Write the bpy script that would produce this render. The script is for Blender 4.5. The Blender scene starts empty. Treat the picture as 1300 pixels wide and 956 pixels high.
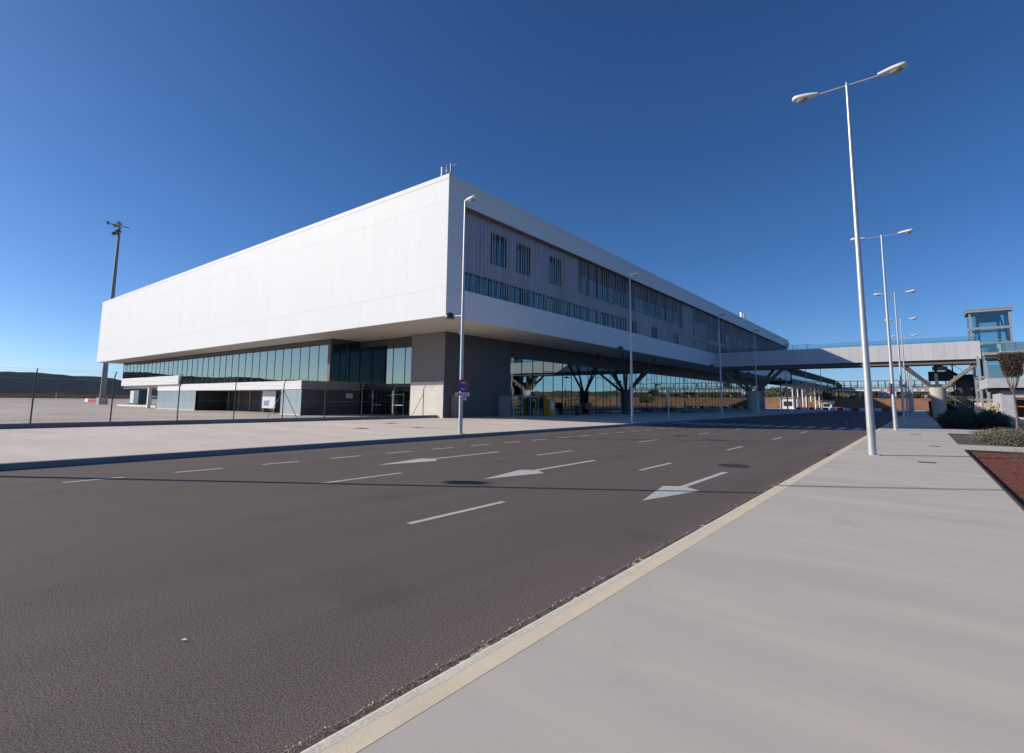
import bpy, math, random
from mathutils import Vector, Matrix, noise
random.seed(7)
S = bpy.context.scene
COL = S.collection
R = math.radians
SUN_AZ, SUN_EL = 34.3, 24.7          # azimuth the light travels towards (deg from +X), elevation

# ------------------------------------------------------------------ camera
cam_d = bpy.data.cameras.new('camera'); cam = bpy.data.objects.new('camera', cam_d); COL.objects.link(cam)
S.camera = cam
cam_d.sensor_width = 36; cam_d.lens = 653.0/1300*36; cam_d.shift_y = -44.5/1300
cam_d.clip_start = .05; cam_d.clip_end = 20000
def cam_rot():
    f = 653.; c = (650, 433.5)
    Y = Vector((1168-c[0], -(514.6-c[1]), -f)).normalized()
    X = -Vector((-185-c[0], -(501-c[1]), -f)); X = (X - X.dot(Y)*Y).normalized()
    Z = X.cross(Y)
    return Matrix((X, Y, Z))
cam.matrix_world = Matrix.Translation((0, 0, 1.75)) @ cam_rot().to_4x4()

# ------------------------------------------------------------------ world, sun, exposure
W = bpy.data.worlds.new('World'); S.world = W; W.use_nodes = True
nt = W.node_tree; bg = nt.nodes['Background']
sky = nt.nodes.new('ShaderNodeTexSky'); sky.sky_type = 'NISHITA'; sky.sun_disc = False
sky.sun_elevation = R(SUN_EL); sky.sun_rotation = R(235.7)
sky.altitude = 900; sky.air_density = .72; sky.dust_density = .9; sky.ozone_density = 1.9
hs = nt.nodes.new('ShaderNodeHueSaturation'); hs.inputs['Saturation'].default_value = 1.2
nt.links.new(sky.outputs[0], hs.inputs['Color']); tn = nt.nodes.new('ShaderNodeMix'); tn.data_type = 'RGBA'; tn.blend_type = 'MULTIPLY'; tn.inputs[0].default_value = 1; tn.inputs[7].default_value = (.64, .79, .97, 1)
nt.links.new(hs.outputs[0], tn.inputs[6]); nt.links.new(tn.outputs[2], bg.inputs[0])
bg.inputs[1].default_value = .088
sd = bpy.data.lights.new('sun', 'SUN'); sd.energy = 3.6; sd.angle = R(.5); sd.color = (1, .905, .79)
sun = bpy.data.objects.new('sun', sd); COL.objects.link(sun)
ca, sa, ce, se = math.cos(R(SUN_AZ)), math.sin(R(SUN_AZ)), math.cos(R(SUN_EL)), math.sin(R(SUN_EL))
sun.rotation_euler = Vector((ca*ce, sa*ce, -se)).to_track_quat('-Z', 'Y').to_euler()
sun.location = (-40, -30, 40)
S.view_settings.view_transform = 'Standard'; S.view_settings.look = 'None'
S.view_settings.exposure = .56; S.view_settings.gamma = 1
S.render.engine = 'CYCLES'; S.cycles.max_bounces = 8; S.cycles.transparent_max_bounces = 12

# ------------------------------------------------------------------ helpers
class MB:
    def __init__(s): s.v = []; s.f = []; s.sm = []
    def box(s, x0, x1, y0, y1, z0, z1):
        n = len(s.v)
        s.v += [(x, y, z) for z in (z0, z1) for y in (y0, y1) for x in (x0, x1)]
        for q in ((0,2,3,1),(4,5,7,6),(0,1,5,4),(2,6,7,3),(0,4,6,2),(1,3,7,5)):
            s.f.append(tuple(n+i for i in q)); s.sm.append(False)
        return s
    def bevbox(s, x0, x1, y0, y1, z0, z1, b):
        # box with chamfered vertical and top edges
        n = len(s.v)
        def ring(i, z): return [(x0+i+b, y0+i, z), (x1-i-b, y0+i, z), (x1-i, y0+i+b, z), (x1-i, y1-i-b, z), (x1-i-b, y1-i, z), (x0+i+b, y1-i, z), (x0+i, y1-i-b, z), (x0+i, y0+i+b, z)]
        s.v += ring(0, z0)+ring(0, z1-b)+ring(b, z1)
        for k in (0, 8):
            for i in range(8): s.f.append((n+k+i, n+k+(i+1) % 8, n+k+8+(i+1) % 8, n+k+8+i)); s.sm.append(False)
        s.f.append(tuple(n+16+i for i in range(8))); s.sm.append(False)
        s.f.append(tuple(n+7-i for i in range(8))); s.sm.append(False)
        return s
    def quad(s, *p):
        n = len(s.v); s.v += [tuple(q) for q in p]; s.f.append(tuple(range(n, n+len(p)))); s.sm.append(False); return s
    def tube(s, p0, p1, r0, r1=None, n=10, caps=True):
        r1 = r0 if r1 is None else r1
        p0 = Vector(p0); p1 = Vector(p1); d = (p1-p0).normalized()
        a = d.cross(Vector((0, 0, 1)))
        if a.length < 1e-3: a = Vector((1, 0, 0))
        a.normalize(); b = d.cross(a); k = len(s.v)
        for p, r in ((p0, r0), (p1, r1)):
            for i in range(n):
                t = 2*math.pi*i/n; s.v.append(tuple(p + a*math.cos(t)*r + b*math.sin(t)*r))
        for i in range(n):
            j = (i+1) % n; s.f.append((k+i, k+n+i, k+n+j, k+j)); s.sm.append(True)
        if caps:
            for base, rev in ((0, False), (n, True)):
                m = len(s.v); s.v += s.v[k+base:k+base+n]
                idx = list(range(m, m+n)); s.f.append(tuple(reversed(idx) if rev else idx)); s.sm.append(False)
        return s
    def loft(s, rings, smooth=True, cap=True):
        k = len(s.v); n = len(rings[0])
        for r in rings: s.v += [tuple(p) for p in r]
        for a in range(len(rings)-1):
            for i in range(n):
                j = (i+1) % n; s.f.append((k+a*n+i, k+a*n+j, k+(a+1)*n+j, k+(a+1)*n+i)); s.sm.append(smooth)
        if cap:
            for a, rev in ((0, True), (len(rings)-1, False)):
                m = len(s.v); s.v += [tuple(p) for p in rings[a]]
                idx = list(range(m, m+n)); s.f.append(tuple(reversed(idx) if rev else idx)); s.sm.append(False)
        return s
    def extrude(s, poly, z0, z1):
        return s.loft([[(x, y, z0) for x, y in poly], [(x, y, z1) for x, y in poly]], smooth=False)
    def beam(s, p0, p1, w, h):
        # rectangular bar between two points
        p0 = Vector(p0); p1 = Vector(p1); d = (p1-p0).normalized()
        a = d.cross(Vector((0, 0, 1)))
        if a.length < 1e-3: a = Vector((1, 0, 0))
        a.normalize(); b = a.cross(d); a *= w/2; b *= h/2
        return s.loft([[p+a+b, p-a+b, p-a-b, p+a-b] for p in (p0, p1)], smooth=False)
    def mesh(s, name, mat, off=(0, 0, 0)):
        me = bpy.data.meshes.new(name)
        me.from_pydata([(v[0]-off[0], v[1]-off[1], v[2]-off[2]) for v in s.v], [], s.f)
        me.polygons.foreach_set('use_smooth', s.sm); me.materials.append(mat); me.update()
        return me
    def build(s, name, mat, parent=None, kind=None):
        off = ROOT.get(parent.name, (0, 0, 0)) if parent else (0, 0, 0)
        o = bpy.data.objects.new(name, s.mesh(name, mat, off)); COL.objects.link(o)
        if parent: o.parent = parent; ROOT[o.name] = off
        if kind: o['kind'] = kind
        return o
ROOT = {}
def thing(name, loc, label, cat, group=None):
    o = bpy.data.objects.new(name, None); COL.objects.link(o); o.location = loc; o.empty_display_size = .3
    o['label'] = label; o['category'] = cat
    if group: o['group'] = group
    ROOT[o.name] = tuple(loc); return o
def tag(o, label, cat, group=None):
    o['label'] = label; o['category'] = cat
    if group: o['group'] = group
    return o
def piece(name, me, parent, loc, rot=None, kind=None):
    off = ROOT[parent.name]
    o = bpy.data.objects.new(name, me); COL.objects.link(o); o.parent = parent
    o.location = (loc[0]-off[0], loc[1]-off[1], loc[2]-off[2])
    if rot: o.rotation_euler = rot
    if kind: o['kind'] = kind
    ROOT[o.name] = tuple(loc)
    return o
def copy_tree(o, loc=None, parent=None, label=None):
    c = o.copy(); COL.objects.link(c)
    if parent: c.parent = parent
    if loc: c.location = loc
    if label: c['label'] = label
    for ch in [x for x in bpy.data.objects if x.parent == o]: copy_tree(ch, None, c)
    return c
def struct(name, mb, mat): return mb.build(name, mat, kind='structure')

# ------------------------------------------------------------------ materials
def M(name, col, rough=.6, metal=0., var=.12, scale=3., stretch=(1, 1, 1), bump=0., bscale=60., objvar=0., spec=.5, fine=0., fscale=80., col2=None, coat=0., fdetail=3, stain=None):
    m = bpy.data.materials.new(name); m.use_nodes = True; n = m.node_tree; L = n.links
    p = n.nodes['Principled BSDF']; p.inputs['Roughness'].default_value = rough; p.inputs['Metallic'].default_value = metal
    p.inputs['Specular IOR Level'].default_value = spec; p.inputs['Coat Weight'].default_value = coat
    g = n.nodes.new('ShaderNodeNewGeometry'); mp = n.nodes.new('ShaderNodeMapping')
    mp.inputs['Scale'].default_value = stretch; L.new(g.outputs['Position'], mp.inputs[0])
    nz = n.nodes.new('ShaderNodeTexNoise'); nz.inputs['Scale'].default_value = scale; nz.inputs['Detail'].default_value = 8; nz.inputs['Roughness'].default_value = .62
    L.new(mp.outputs[0], nz.inputs[0])
    r = n.nodes.new('ShaderNodeMapRange'); r.inputs[1].default_value = .3; r.inputs[2].default_value = .7
    L.new(nz.outputs[0], r.inputs[0])
    mx = n.nodes.new('ShaderNodeMix'); mx.data_type = 'RGBA'
    c2 = col2 if col2 else tuple(c*(1+var) for c in col)
    c1 = col if col2 else tuple(c*(1-var) for c in col)
    mx.inputs[6].default_value = (*c1, 1); mx.inputs[7].default_value = (*c2, 1); L.new(r.outputs[0], mx.inputs[0])
    out = mx.outputs[2]
    def mult(out, val):
        h = n.nodes.new('ShaderNodeVectorMath'); h.operation = 'SCALE'; L.new(out, h.inputs[0]); L.new(val, h.inputs['Scale']); return h.outputs[0]
    if fine:
        f = n.nodes.new('ShaderNodeTexNoise'); f.inputs['Scale'].default_value = fscale; f.inputs['Detail'].default_value = fdetail; f.inputs['Roughness'].default_value = .5 if fdetail < 5 else .78
        L.new(g.outputs['Position'], f.inputs[0])
        fr = n.nodes.new('ShaderNodeMapRange'); fr.inputs[1].default_value = .32; fr.inputs[2].default_value = .68
        fr.inputs[3].default_value = 1-fine; fr.inputs[4].default_value = 1+fine; fr.clamp = False
        L.new(f.outputs[0], fr.inputs[0]); out = mult(out, fr.outputs[0])
    if stain:
        f = n.nodes.new('ShaderNodeTexNoise'); f.inputs['Scale'].default_value = stain[0]; f.inputs['Detail'].default_value = 7; f.inputs['Roughness'].default_value = .6
        L.new(g.outputs['Position'], f.inputs[0])
        fr = n.nodes.new('ShaderNodeMapRange'); fr.inputs[1].default_value = stain[1]; fr.inputs[2].default_value = stain[1]+.12
        fr.inputs[3].default_value = 1; fr.inputs[4].default_value = 1-stain[2]
        L.new(f.outputs[0], fr.inputs[0]); out = mult(out, fr.outputs[0])
    if objvar:
        oi = n.nodes.new('ShaderNodeObjectInfo'); fr = n.nodes.new('ShaderNodeMapRange')
        fr.inputs[3].default_value = 1-objvar; fr.inputs[4].default_value = 1+objvar
        L.new(oi.outputs['Random'], fr.inputs[0]); out = mult(out, fr.outputs[0])
    L.new(out, p.inputs['Base Color'])
    if bump:
        b = n.nodes.new('ShaderNodeBump'); b.inputs['Strength'].default_value = bump; b.inputs['Distance'].default_value = .02
        bn = n.nodes.new('ShaderNodeTexNoise'); bn.inputs['Scale'].default_value = bscale; bn.inputs['Detail'].default_value = 4 if fdetail < 5 else 8
        L.new(g.outputs['Position'], bn.inputs[0]); L.new(bn.outputs[0], b.inputs['Height']); L.new(b.outputs[0], p.inputs['Normal'])
    return m
def glass(name, tint, ior=1.6, gloss=(.85, .95, 1), base=.0, rough=.01, wave=.0):
    m = bpy.data.materials.new(name); m.use_nodes = True; n = m.node_tree; L = n.links
    for x in list(n.nodes):
        if x.type == 'BSDF_PRINCIPLED': n.nodes.remove(x)
    out = n.nodes['Material Output']
    t = n.nodes.new('ShaderNodeBsdfTransparent'); t.inputs[0].default_value = (*tint, 1)
    g = n.nodes.new('ShaderNodeBsdfGlossy'); g.inputs[0].default_value = (*gloss, 1); g.inputs['Roughness'].default_value = rough
    f = n.nodes.new('ShaderNodeFresnel'); f.inputs[0].default_value = ior
    a = n.nodes.new('ShaderNodeMapRange'); a.inputs[3].default_value = base; a.inputs[4].default_value = 1
    L.new(f.outputs[0], a.inputs[0])
    mx = n.nodes.new('ShaderNodeMixShader'); L.new(a.outputs[0], mx.inputs[0]); L.new(t.outputs[0], mx.inputs[1]); L.new(g.outputs[0], mx.inputs[2])
    L.new(mx.outputs[0], out.inputs[0])
    if wave:
        ge = n.nodes.new('ShaderNodeNewGeometry'); b = n.nodes.new('ShaderNodeBump'); b.inputs['Strength'].default_value = wave; b.inputs['Distance'].default_value = .05
        bn = n.nodes.new('ShaderNodeTexNoise'); bn.inputs['Scale'].default_value = .6; bn.inputs['Detail'].default_value = 1
        L.new(ge.outputs['Position'], bn.inputs[0]); L.new(bn.outputs[0], b.inputs['Height']); L.new(b.outputs[0], g.inputs['Normal'])
    return m
m_asph = M('asphalt', (.136, .113, .103), .85, var=.11, scale=.9, stretch=(1, .06, 1), fine=1.3, fscale=80, fdetail=9, bump=.22, bscale=200, spec=.15, stain=(.55, .57, .16))
m_conc = M('pavement_concrete', (.47, .45, .395), .75, col2=(.59, .53, .45), scale=1.0, stretch=(.28, 1.5, 1), fine=.05, fscale=60, fdetail=9, bump=.08, bscale=160, stain=(.8, .6, .13), spec=.12)
m_concl = M('left_pavement_concrete', (.66, .58, .50), .8, var=.13, scale=.5, stretch=(.3, .9, 1), fine=.06, fscale=9, bump=.1, spec=.12)
m_apron = M('apron_concrete', (.44, .385, .34), .8, var=.18, scale=.12, stretch=(.25, 1.5, 1), fine=.08, fscale=2.5, spec=.12)
m_kerb = M('kerb_stone', (.74, .63, .46), .8, var=.08, scale=2.5, fine=.05, fscale=60, bump=.12, bscale=120, spec=.12)
m_kerbw = M('kerb_worn', (.68, .63, .52), .9, var=.12, scale=8, fine=.15, fscale=60, spec=.1)
m_kerbl = M('kerb_grey', (.26, .26, .27), .85, var=.12, scale=2, fine=.1, fscale=20, spec=.12)
m_debris = M('gutter_crust', (.25, .22, .19), .95, scale=9, stretch=(1, .5, 1), col2=(.56, .50, .42), fine=.35, fscale=50, bump=.8, bscale=60, spec=.1)
m_seam = M('dark_seam', (.045, .038, .036), .95, scale=14, col2=(.16, .14, .12), fine=.5, fscale=50, bump=.8, bscale=60, spec=.1)
m_paint = M('road_paint', (.62, .60, .56), .7, scale=9, col2=(.42, .39, .37), fine=.3, fscale=45)
m_ground = M('dry_grass', (.085, .07, .045), .95, spec=0, var=.3, scale=.05, fine=.3, fscale=1.2)
m_white = M('white_cladding', (.73, .75, .76), .6, var=.012, scale=.3, objvar=.012, spec=.12)
m_cap = M('white_trim', (.72, .73, .73), .6, var=.02, spec=.15)
m_soff = M('soffit_board', (.50, .46, .42), .8, var=.05, scale=.5)
m_fin = M('aluminium_fin', (.48, .48, .50), .5, .2, var=.05, objvar=.15)
m_back = M('grey_metal_wall', (.39, .40, .43), .5, .2, var=.05, stretch=(1, 6, .2))
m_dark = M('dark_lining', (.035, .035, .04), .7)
m_wtop = M('window_top_dark', (.045, .04, .045), .7)
m_grey = M('grey_render', (.22, .205, .19), .75, var=.05, scale=1.5)
m_conw = M('cast_concrete', (.62, .60, .55), .85, var=.08, scale=1.2, fine=.05, bump=.1)
m_cwall = M('dark_metal_wall', (.07, .07, .075), .6, var=.05)
m_glassL = glass('tinted_glass_front', (.15, .32, .30), 1.7, (.70, .86, .87), base=.14, wave=.05)
m_glassS = glass('tinted_glass_side', (.09, .18, .18), 1.8, (.80, .98, .98), base=.34, wave=.06)
m_glassB = glass('blue_strip_glass', (.05, .09, .12), 1.7, (.46, .64, .60), base=.2, rough=.06)
m_glassC = glass('clear_parapet_glass', (.80, .88, .89), 1.35, (.8, .95, 1.), base=.06)
m_glassT = glass('tower_glass', (.60, .76, .76), 1.5, (.8, .95, 1.), base=.08)
m_frost = M('frosted_glass', (.31, .40, .43), .25, var=.05, scale=.7, stretch=(4, 4, .3), objvar=.04, coat=.4)
m_mull = M('mullion_bronze', (.085, .075, .07), .5, .3)
m_mulls = M('mullion_dark', (.03, .032, .036), .5, .3)
m_int = M('interior_wall', (.15, .23, .22), .8, var=.2, scale=.4)
m_intf = M('interior_floor', (.16, .15, .14), .4, var=.1)
m_truss = M('interior_truss_paint', (.45, .52, .5), .6)
m_galv = M('galvanised_steel', (.50, .50, .51), .42, .45, var=.08, scale=4)
m_lamp = M('lamp_housing_paint', (.72, .72, .70), .4, var=.03)
m_lens = M('lamp_lens', (.30, .29, .26), .25, var=.1, spec=.8)
m_dome = M('dome_black', (.03, .04, .04), .3)
m_green = M('fence_green_paint', (.012, .05, .042), .5)
m_wire = M('fence_wire', (.30, .32, .32), .5, .6)
m_wallf = M('fence_wall_concrete', (.20, .19, .185), .9, var=.15, scale=2)
m_red = M('sign_red', (.45, .02, .03), .4, var=.05)
m_blue = M('sign_blue', (.01, .10, .42), .4, var=.05)
m_signw = M('sign_white', (.70, .70, .72), .4, var=.05)
m_sgrey = M('sign_back', (.3, .31, .33), .5, .4)
m_redd = M('dark_red_paint', (.22, .012, .02), .5)
m_yel = M('yellow_paint', (.48, .28, .02), .5)
m_yelg = M('yellow_green_print', (.55, .52, .03), .6)
m_bridge = M('bridge_cladding', (.60, .60, .62), .5, .15, var=.03, scale=.5, objvar=.05)
m_brsof = M('bridge_soffit_steel', (.16, .135, .12), .7, var=.1)
m_pier = M('pier_concrete', (.50, .46, .40), .85, var=.1, scale=1.5, bump=.15)
m_steel = M('painted_steel', (.34, .34, .34), .5, .2)
m_sdark = M('dark_steel', (.06, .06, .065), .6)
m_rust = M('brown_steel', (.19, .16, .14), .7)
m_stair = M('stair_dark_panel', (.05, .055, .065), .6)
m_lime = M('limestone', (.55, .47, .36), .9, var=.25, scale=3, fine=.2, fscale=12, bump=.5, bscale=10, objvar=.12)
m_grend = M('hut_grey_render', (.42, .43, .46), .8, var=.14, scale=2.5, fine=.1, fscale=12)
m_orange = M('orange_frame', (.45, .16, .03), .5)
m_mulch = M('bark_mulch', (.20, .075, .05), .95, var=.3, scale=9, fine=.5, fscale=35, bump=1, bscale=35, spec=.12)
m_mulchc = M('bark_chip', (.24, .09, .06), .95, var=.4, scale=30)
m_edge = M('steel_edging', (.04, .03, .03), .7)
m_bark = M('tree_bark', (.16, .12, .10), .9, var=.25, scale=20)
m_leafb = M('withered_brown_leaves', (.125, .085, .06), .9, var=.35, scale=9)
m_leafg = M('grey_green_leaves', (.10, .10, .065), .85, var=.4, scale=7, col2=(.19, .18, .12))
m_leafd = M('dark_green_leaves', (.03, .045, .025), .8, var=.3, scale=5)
m_scrub = M('scrub_leaves', (.06, .07, .035), .9, var=.3, scale=.6, col2=(.12, .11, .06))
m_earth = M('orange_earth', (.34, .175, .10), .95, var=.2, scale=.25, fine=.25, fscale=1.5, col2=(.24, .13, .07), spec=.12)
m_scrubg = M('scrub_ground', (.13, .11, .06), .95, var=.3, scale=.15, fine=.3, fscale=.8, col2=(.07, .075, .04), spec=.12)
m_hill = M('forested_hill', (.020, .027, .030), .95, spec=0, var=.4, scale=.012, fine=.4, fscale=.06)
m_iron = M('cast_iron', (.035, .03, .028), .7, var=.2, fine=.3, fscale=90)
m_stain = M('damp_stain', (.42, .375, .33), .8, var=.1, scale=3, spec=.1)
m_contb = M('container_blue', (.04, .13, .17), .5)
m_paper = M('paper_notice', (.68, .69, .74), .7)
m_print = M('grey_print', (.25, .26, .30), .7)
m_postb = M('poster_blue_print', (.12, .25, .42), .7)
m_bprw = M('barrier_white', (.75, .75, .75), .5)
m_mast = M('mast_paint', (.17, .19, .2), .6, .2)
m_hutw = M('cabin_white', (.68, .68, .68), .6)

# ------------------------------------------------------------------ ground, road, pavements
def sheet(name, mat, x0, x1, y0, y1, z): return struct(name, MB().quad((x0, y0, z), (x1, y0, z), (x1, y1, z), (x0, y1, z)), mat)
sheet('ground', m_ground, -4300, 4300, -4300, 4300, -.06)
sheet('road', m_asph, -17.25, -2.25, -80, 205, 0)
KX0, KX1 = -2.335, -2.12
mb = MB(); mb.loft([[(KX0+.0, y, -.04), (KX0, y, .115), (KX0+.012, y, .148), (KX0+.03, y, .1515), (KX1, y, .1515), (KX1, y, -.04)] for y in (-80, 205)], smooth=False)
struct('kerb', mb, m_kerb)
# crumbled seal along the asphalt edge
def ribbon(name, mat, base, a1, a2, z, off):
    mb = MB(); y = -2.0; pts = []
    while y < 42:
        w = base+a1*noise.noise(Vector((y*1.9, off, 0)))+a2*noise.noise(Vector((y*11, off, 3)))+a2*.7*noise.noise(Vector((y*31, off, 7)))
        pts.append((y, max(.015, w))); y += .03
    for (ya, wa), (yb, wb) in zip(pts, pts[1:]):
        mb.quad((KX0-wa, ya, z), (KX0+.004, ya, z+.016), (KX0+.004, yb, z+.016), (KX0-wb, yb, z))
    struct(name, mb, mat)
ribbon('gutter_edge', m_debris, .268, .012, .016, .002, 2.2)
ribbon('gutter_seam', m_seam, .258, .012, .018, .006, 2.2)
ribbon('gutter_crust', m_debris, .165, .06, .10, .010, 9.1)
mb = MB(); y = -2.0; pts = []
while y < 60: pts.append((y, max(.012, .062+.015*noise.noise(Vector((y*2, 5, 0)))+.012*noise.noise(Vector((y*17, 5, 3)))))); y += .04
for (ya, wa), (yb, wb) in zip(pts, pts[1:]): mb.quad((KX0+.014, ya, .1492), (KX0+.03, ya, .1528), (KX0+.03, yb, .1528), (KX0+.014, yb, .1492)); mb.quad((KX0+.03, ya, .1528), (KX0+.022+wa, ya, .1521), (KX0+.022+wb, yb, .1521), (KX0+.03, yb, .1528))
struct('kerb_worn_edge', mb, m_kerbw)
mb = MB(); random.seed(3)
for i in range(1500):
    y = 1.5+random.random()**1.6*30; x = KX0-.18-abs(random.gauss(0, .05)); s = random.uniform(.002, .007)
    mb.v += [(x-s, y-s, .002), (x+s, y-s*.6, .002), (x, y+s, .002), (x, y, s*1.3+.004)]
    k = len(mb.v)-4; mb.f += [(k, k+1, k+3), (k+1, k+2, k+3), (k+2, k, k+3)]; mb.sm += [False]*3
o = mb.build('gutter_grit', m_lime, kind='stuff'); tag(o, 'pale grit scattered along the asphalt edge beside the kerb', 'grit')
# right pavement and path
mb = MB(); mb.box(KX1, 1.15, -80, 205, -.05, .15); struct('pavement', mb, m_conc)
sheet('cross_path', m_conc, 1.15, 6.5, 24.85, 28.6, .149)
sheet('cross_pavement', m_conc, 1.15, 30, 39.5, 46.5, .149)
sheet('forecourt', m_asph, 1.15, 60, 46.5, 120, .135)
sheet('asphalt_bed', m_asph, 1.15, 12, 28.6, 39.5, .12)
sheet('mulch_bed', m_mulch, 1.18, 5.2, -20, 24.8, .11)
sheet('verge', m_scrubg, 5.2, 60, -60, 39.5, .105)
mb = MB(); mb.box(1.15, 1.18, -20, 24.83, .05, .19).box(1.18, 5.2, 24.8, 24.85, .05, .19); struct('bed_edging', mb, m_edge)
mb = MB(); random.seed(5)
for i in range(9000):
    x = random.uniform(1.2, 4.9); y = random.uniform(7.5, 24.7); s = random.uniform(.008, .024); a = random.random()*6.28; z = .112+random.random()*.02
    c, d = math.cos(a)*s, math.sin(a)*s
    mb.quad((x-c, y-d, z), (x+d*.5, y-c*.5, z+s*.5), (x+c, y+d, z+.004), (x-d*.5, y+c*.5, z+s*.2))
o = mb.build('bark_chips', m_mulchc, kind='stuff'); tag(o, 'red brown bark chips covering the planting bed', 'mulch')
# left kerb and pavement
mb = MB(); mb.box(-17.42, -17.2, -80, 205, -.05, .152); struct('left_kerb', mb, m_kerbl)
mb = MB(); mb.quad((-17.42, -80, .148), (-17.42, 205, .148), (-34.4, 205, .2), (-34.4, -80, .2)); struct('left_pavement', mb, m_concl)
# airfield apron
sheet('apron', m_apron, -620, -34.4, -400, 205, .19)
mb = MB()
for xx in (-62, -95, -150): mb.quad((xx, -100, .1935), (xx+.35, -100, .1935), (xx+.35, 26, .1935), (xx, 26, .1935))
mb.quad((-400, 3, .1937), (-45, 3, .1937), (-45, 3.3, .1937), (-400, 3.3, .1937))
struct('apron_joints', mb, m_edge)
# road markings
mk = MB()
def dash(x, y0, y1, w=.11): mk.quad((x-w/2, y0, .004), (x+w/2, y0, .004), (x+w/2, y1, .004), (x-w/2, y1, .004))
for k in range(-4, 15): dash(-5.83, 5.05+7.75*k, 7.2+7.75*k)
for k in range(-4, 15): dash(-9.95, 6.2+7.8*k, 8.35+7.8*k)
for k in range(-12, 22): dash(-13.9, 2.8+2.05*k, 3.85+2.05*k, .12)
struct('lane_markings', mk, m_paint)
for i, x in enumerate((-4.02, -7.82, -11.6)):
    a = MB(); z = .0045
    a.quad((x, 8.9, z), (x+.45, 10.65, z), (x+.08, 10.95, z), (x-.06, 10.95, z), (x-.36, 10.75, z))
    a.quad((x-.07, 10.95, z), (x+.07, 10.95, z), (x+.07, 13.98, z), (x-.07, 13.98, z))
    struct('arrow_marking', a, m_paint)
zb = MB()
for k in range(14): zb.quad((-16.9+k, 43.2, .004), (-16.4+k, 43.2, .004), (-16.4+k, 47.2, .004), (-16.9+k, 47.2, .004))
struct('zebra_crossing', zb, m_paint)
# manholes, drains and patches
def disc(x, y, r, z, mat, label, sx=1.):
    b = MB(); b.loft([[(x+math.cos(t*math.pi/12)*q*sx, y+math.sin(t*math.pi/12)*q, zz) for t in range(24)] for q, zz in ((r, z), (r*.97, z+.008))], smooth=False)
    tag(b.build('manhole_cover', mat), label, 'manhole cover')
disc(-4.25, 15.55, .42, .002, m_iron, 'round dark manhole cover in the road beyond the nearest painted arrow')
disc(-10.2, 27.6, .38, .002, m_iron, 'round dark manhole cover in the far lanes near the left pavement')
for x, y, w, l, lb in ((-24.5, 17.6, .9, .5, 'dark drain cover on the left pavement near the no-parking lamp post'), (-23, 20.4, .5, .5, 'small square drain cover on the left pavement beyond the other'), (-28.2, 22.6, .8, .6, 'drain cover on the left pavement near the building corner')):
    zz = .148+(-17.42-x)/17*.052
    tag(MB().box(x-w/2, x+w/2, y-l/2, y+l/2, zz-.02, zz+.008).build('drain_cover', m_iron), lb, 'drain cover')
for x, y, w, l, lb in ((-.3, 36.5, .5, .35, 'drain grate on the right pavement near the shadow edge'), (.35, 26.5, .35, .3, 'small drain grate on the right pavement beside the cross path'), (.05, 18.9, .4, .28, 'drain grate on the right pavement near the mulch bed')):
    tag(MB().box(x-w/2, x+w/2, y-l/2, y+l/2, .13, .156).build('drain_grate', m_iron), lb, 'drain grate')
# weeds and litter
def tuft(x, y, n, h, mat, label, z=.0):
    b = MB()
    for i in range(n):
        a = random.random()*6.28; l = h*random.uniform(.5, 1); px = x+random.gauss(0, h*.5); py = y+random.gauss(0, h*.8)
        b.quad((px-.006, py, z), (px+.006, py, z), (px+math.cos(a)*l*.6, py+math.sin(a)*l*.6, z+l))
    tag(b.build('weed', mat), label, 'weed')
tuft(-2.5, 20.6, 90, .14, m_leafd, 'dark weed growing at the kerb, farther of the two kerb weeds')
tuft(-2.48, 15.0, 60, .08, m_leafd, 'small dark weed at the kerb beside the manhole cover')
b = MB(); b.quad((0, 0, 0), (.05, .01, .012), (.07, .05, .004), (.02, .04, .02)); b.v = [(x*.6-4.32, y*.6+1.63, z*.6+.006) for x, y, z in b.v]
tag(b.build('paper_scrap', m_paper), 'tiny white scrap of litter on the asphalt in the foreground', 'litter')

# ------------------------------------------------------------------ hills and earth banks
def smooth(t): t = max(0, min(1, t)); return t*t*(3-2*t)
def fbm(x, y, o=4): return noise.fractal(Vector((x, y, 4.2)), 1.0, 2.0, o)
hb = MB(); NA = 540; NR = 7
keys = [(150, 88), (160, 78), (165, 84), (166.7, 106), (169, 95), (171.7, 101), (173, 109), (176, 122), (184, 128), (195, 122), (215, 105), (235, 88), (265, 70), (300, 50), (340, 40), (360, 38), (400, 26), (440, 24), (455, 26), (470, 34), (490, 50), (510, 88)]
def hh(az):
    while az < 150: az += 360
    while az > 510: az -= 360
    for (a, h0), (b_, h1) in zip(keys, keys[1:]):
        if a <= az <= b_: t = (az-a)/(b_-a); return h0+(h1-h0)*smooth(t)
    return 60
for i in range(NA):
    az = i*360/NA; H = hh(az)*(1+.05*fbm(math.cos(R(az))*9, math.sin(R(az))*9))+2.5*fbm(az*1.2, 3)
    for j in range(NR):
        t = j/(NR-1); r = 2000+1400*t; hb.v.append((r*math.cos(R(az)), r*math.sin(R(az)), -5+(H*.9+5)*smooth(t*1.25)*(1+.1*fbm(az*.35, t*3))+ (H*.1*smooth(t))))
for i in range(NA):
    k = (i+1) % NA
    for j in range(NR-1): hb.f.append((i*NR+j, i*NR+j+1, k*NR+j+1, k*NR+j)); hb.sm.append(True)
struct('hills', hb, m_hill)
gb = MB()
pr = [(-640, .16), (-660, 2.2), (-700, 4.6), (-790, 5.0), (-900, -1)]
n0 = len(gb.v); ny_ = 60
for k in range(ny_+1):
    y = -700+k*25
    for px_, pz_ in pr: gb.v.append((px_+12*noise.noise(Vector((y*.01, 1, 0))), y, pz_*(1+.15*noise.noise(Vector((y*.02, 4, 0))))))
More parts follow.
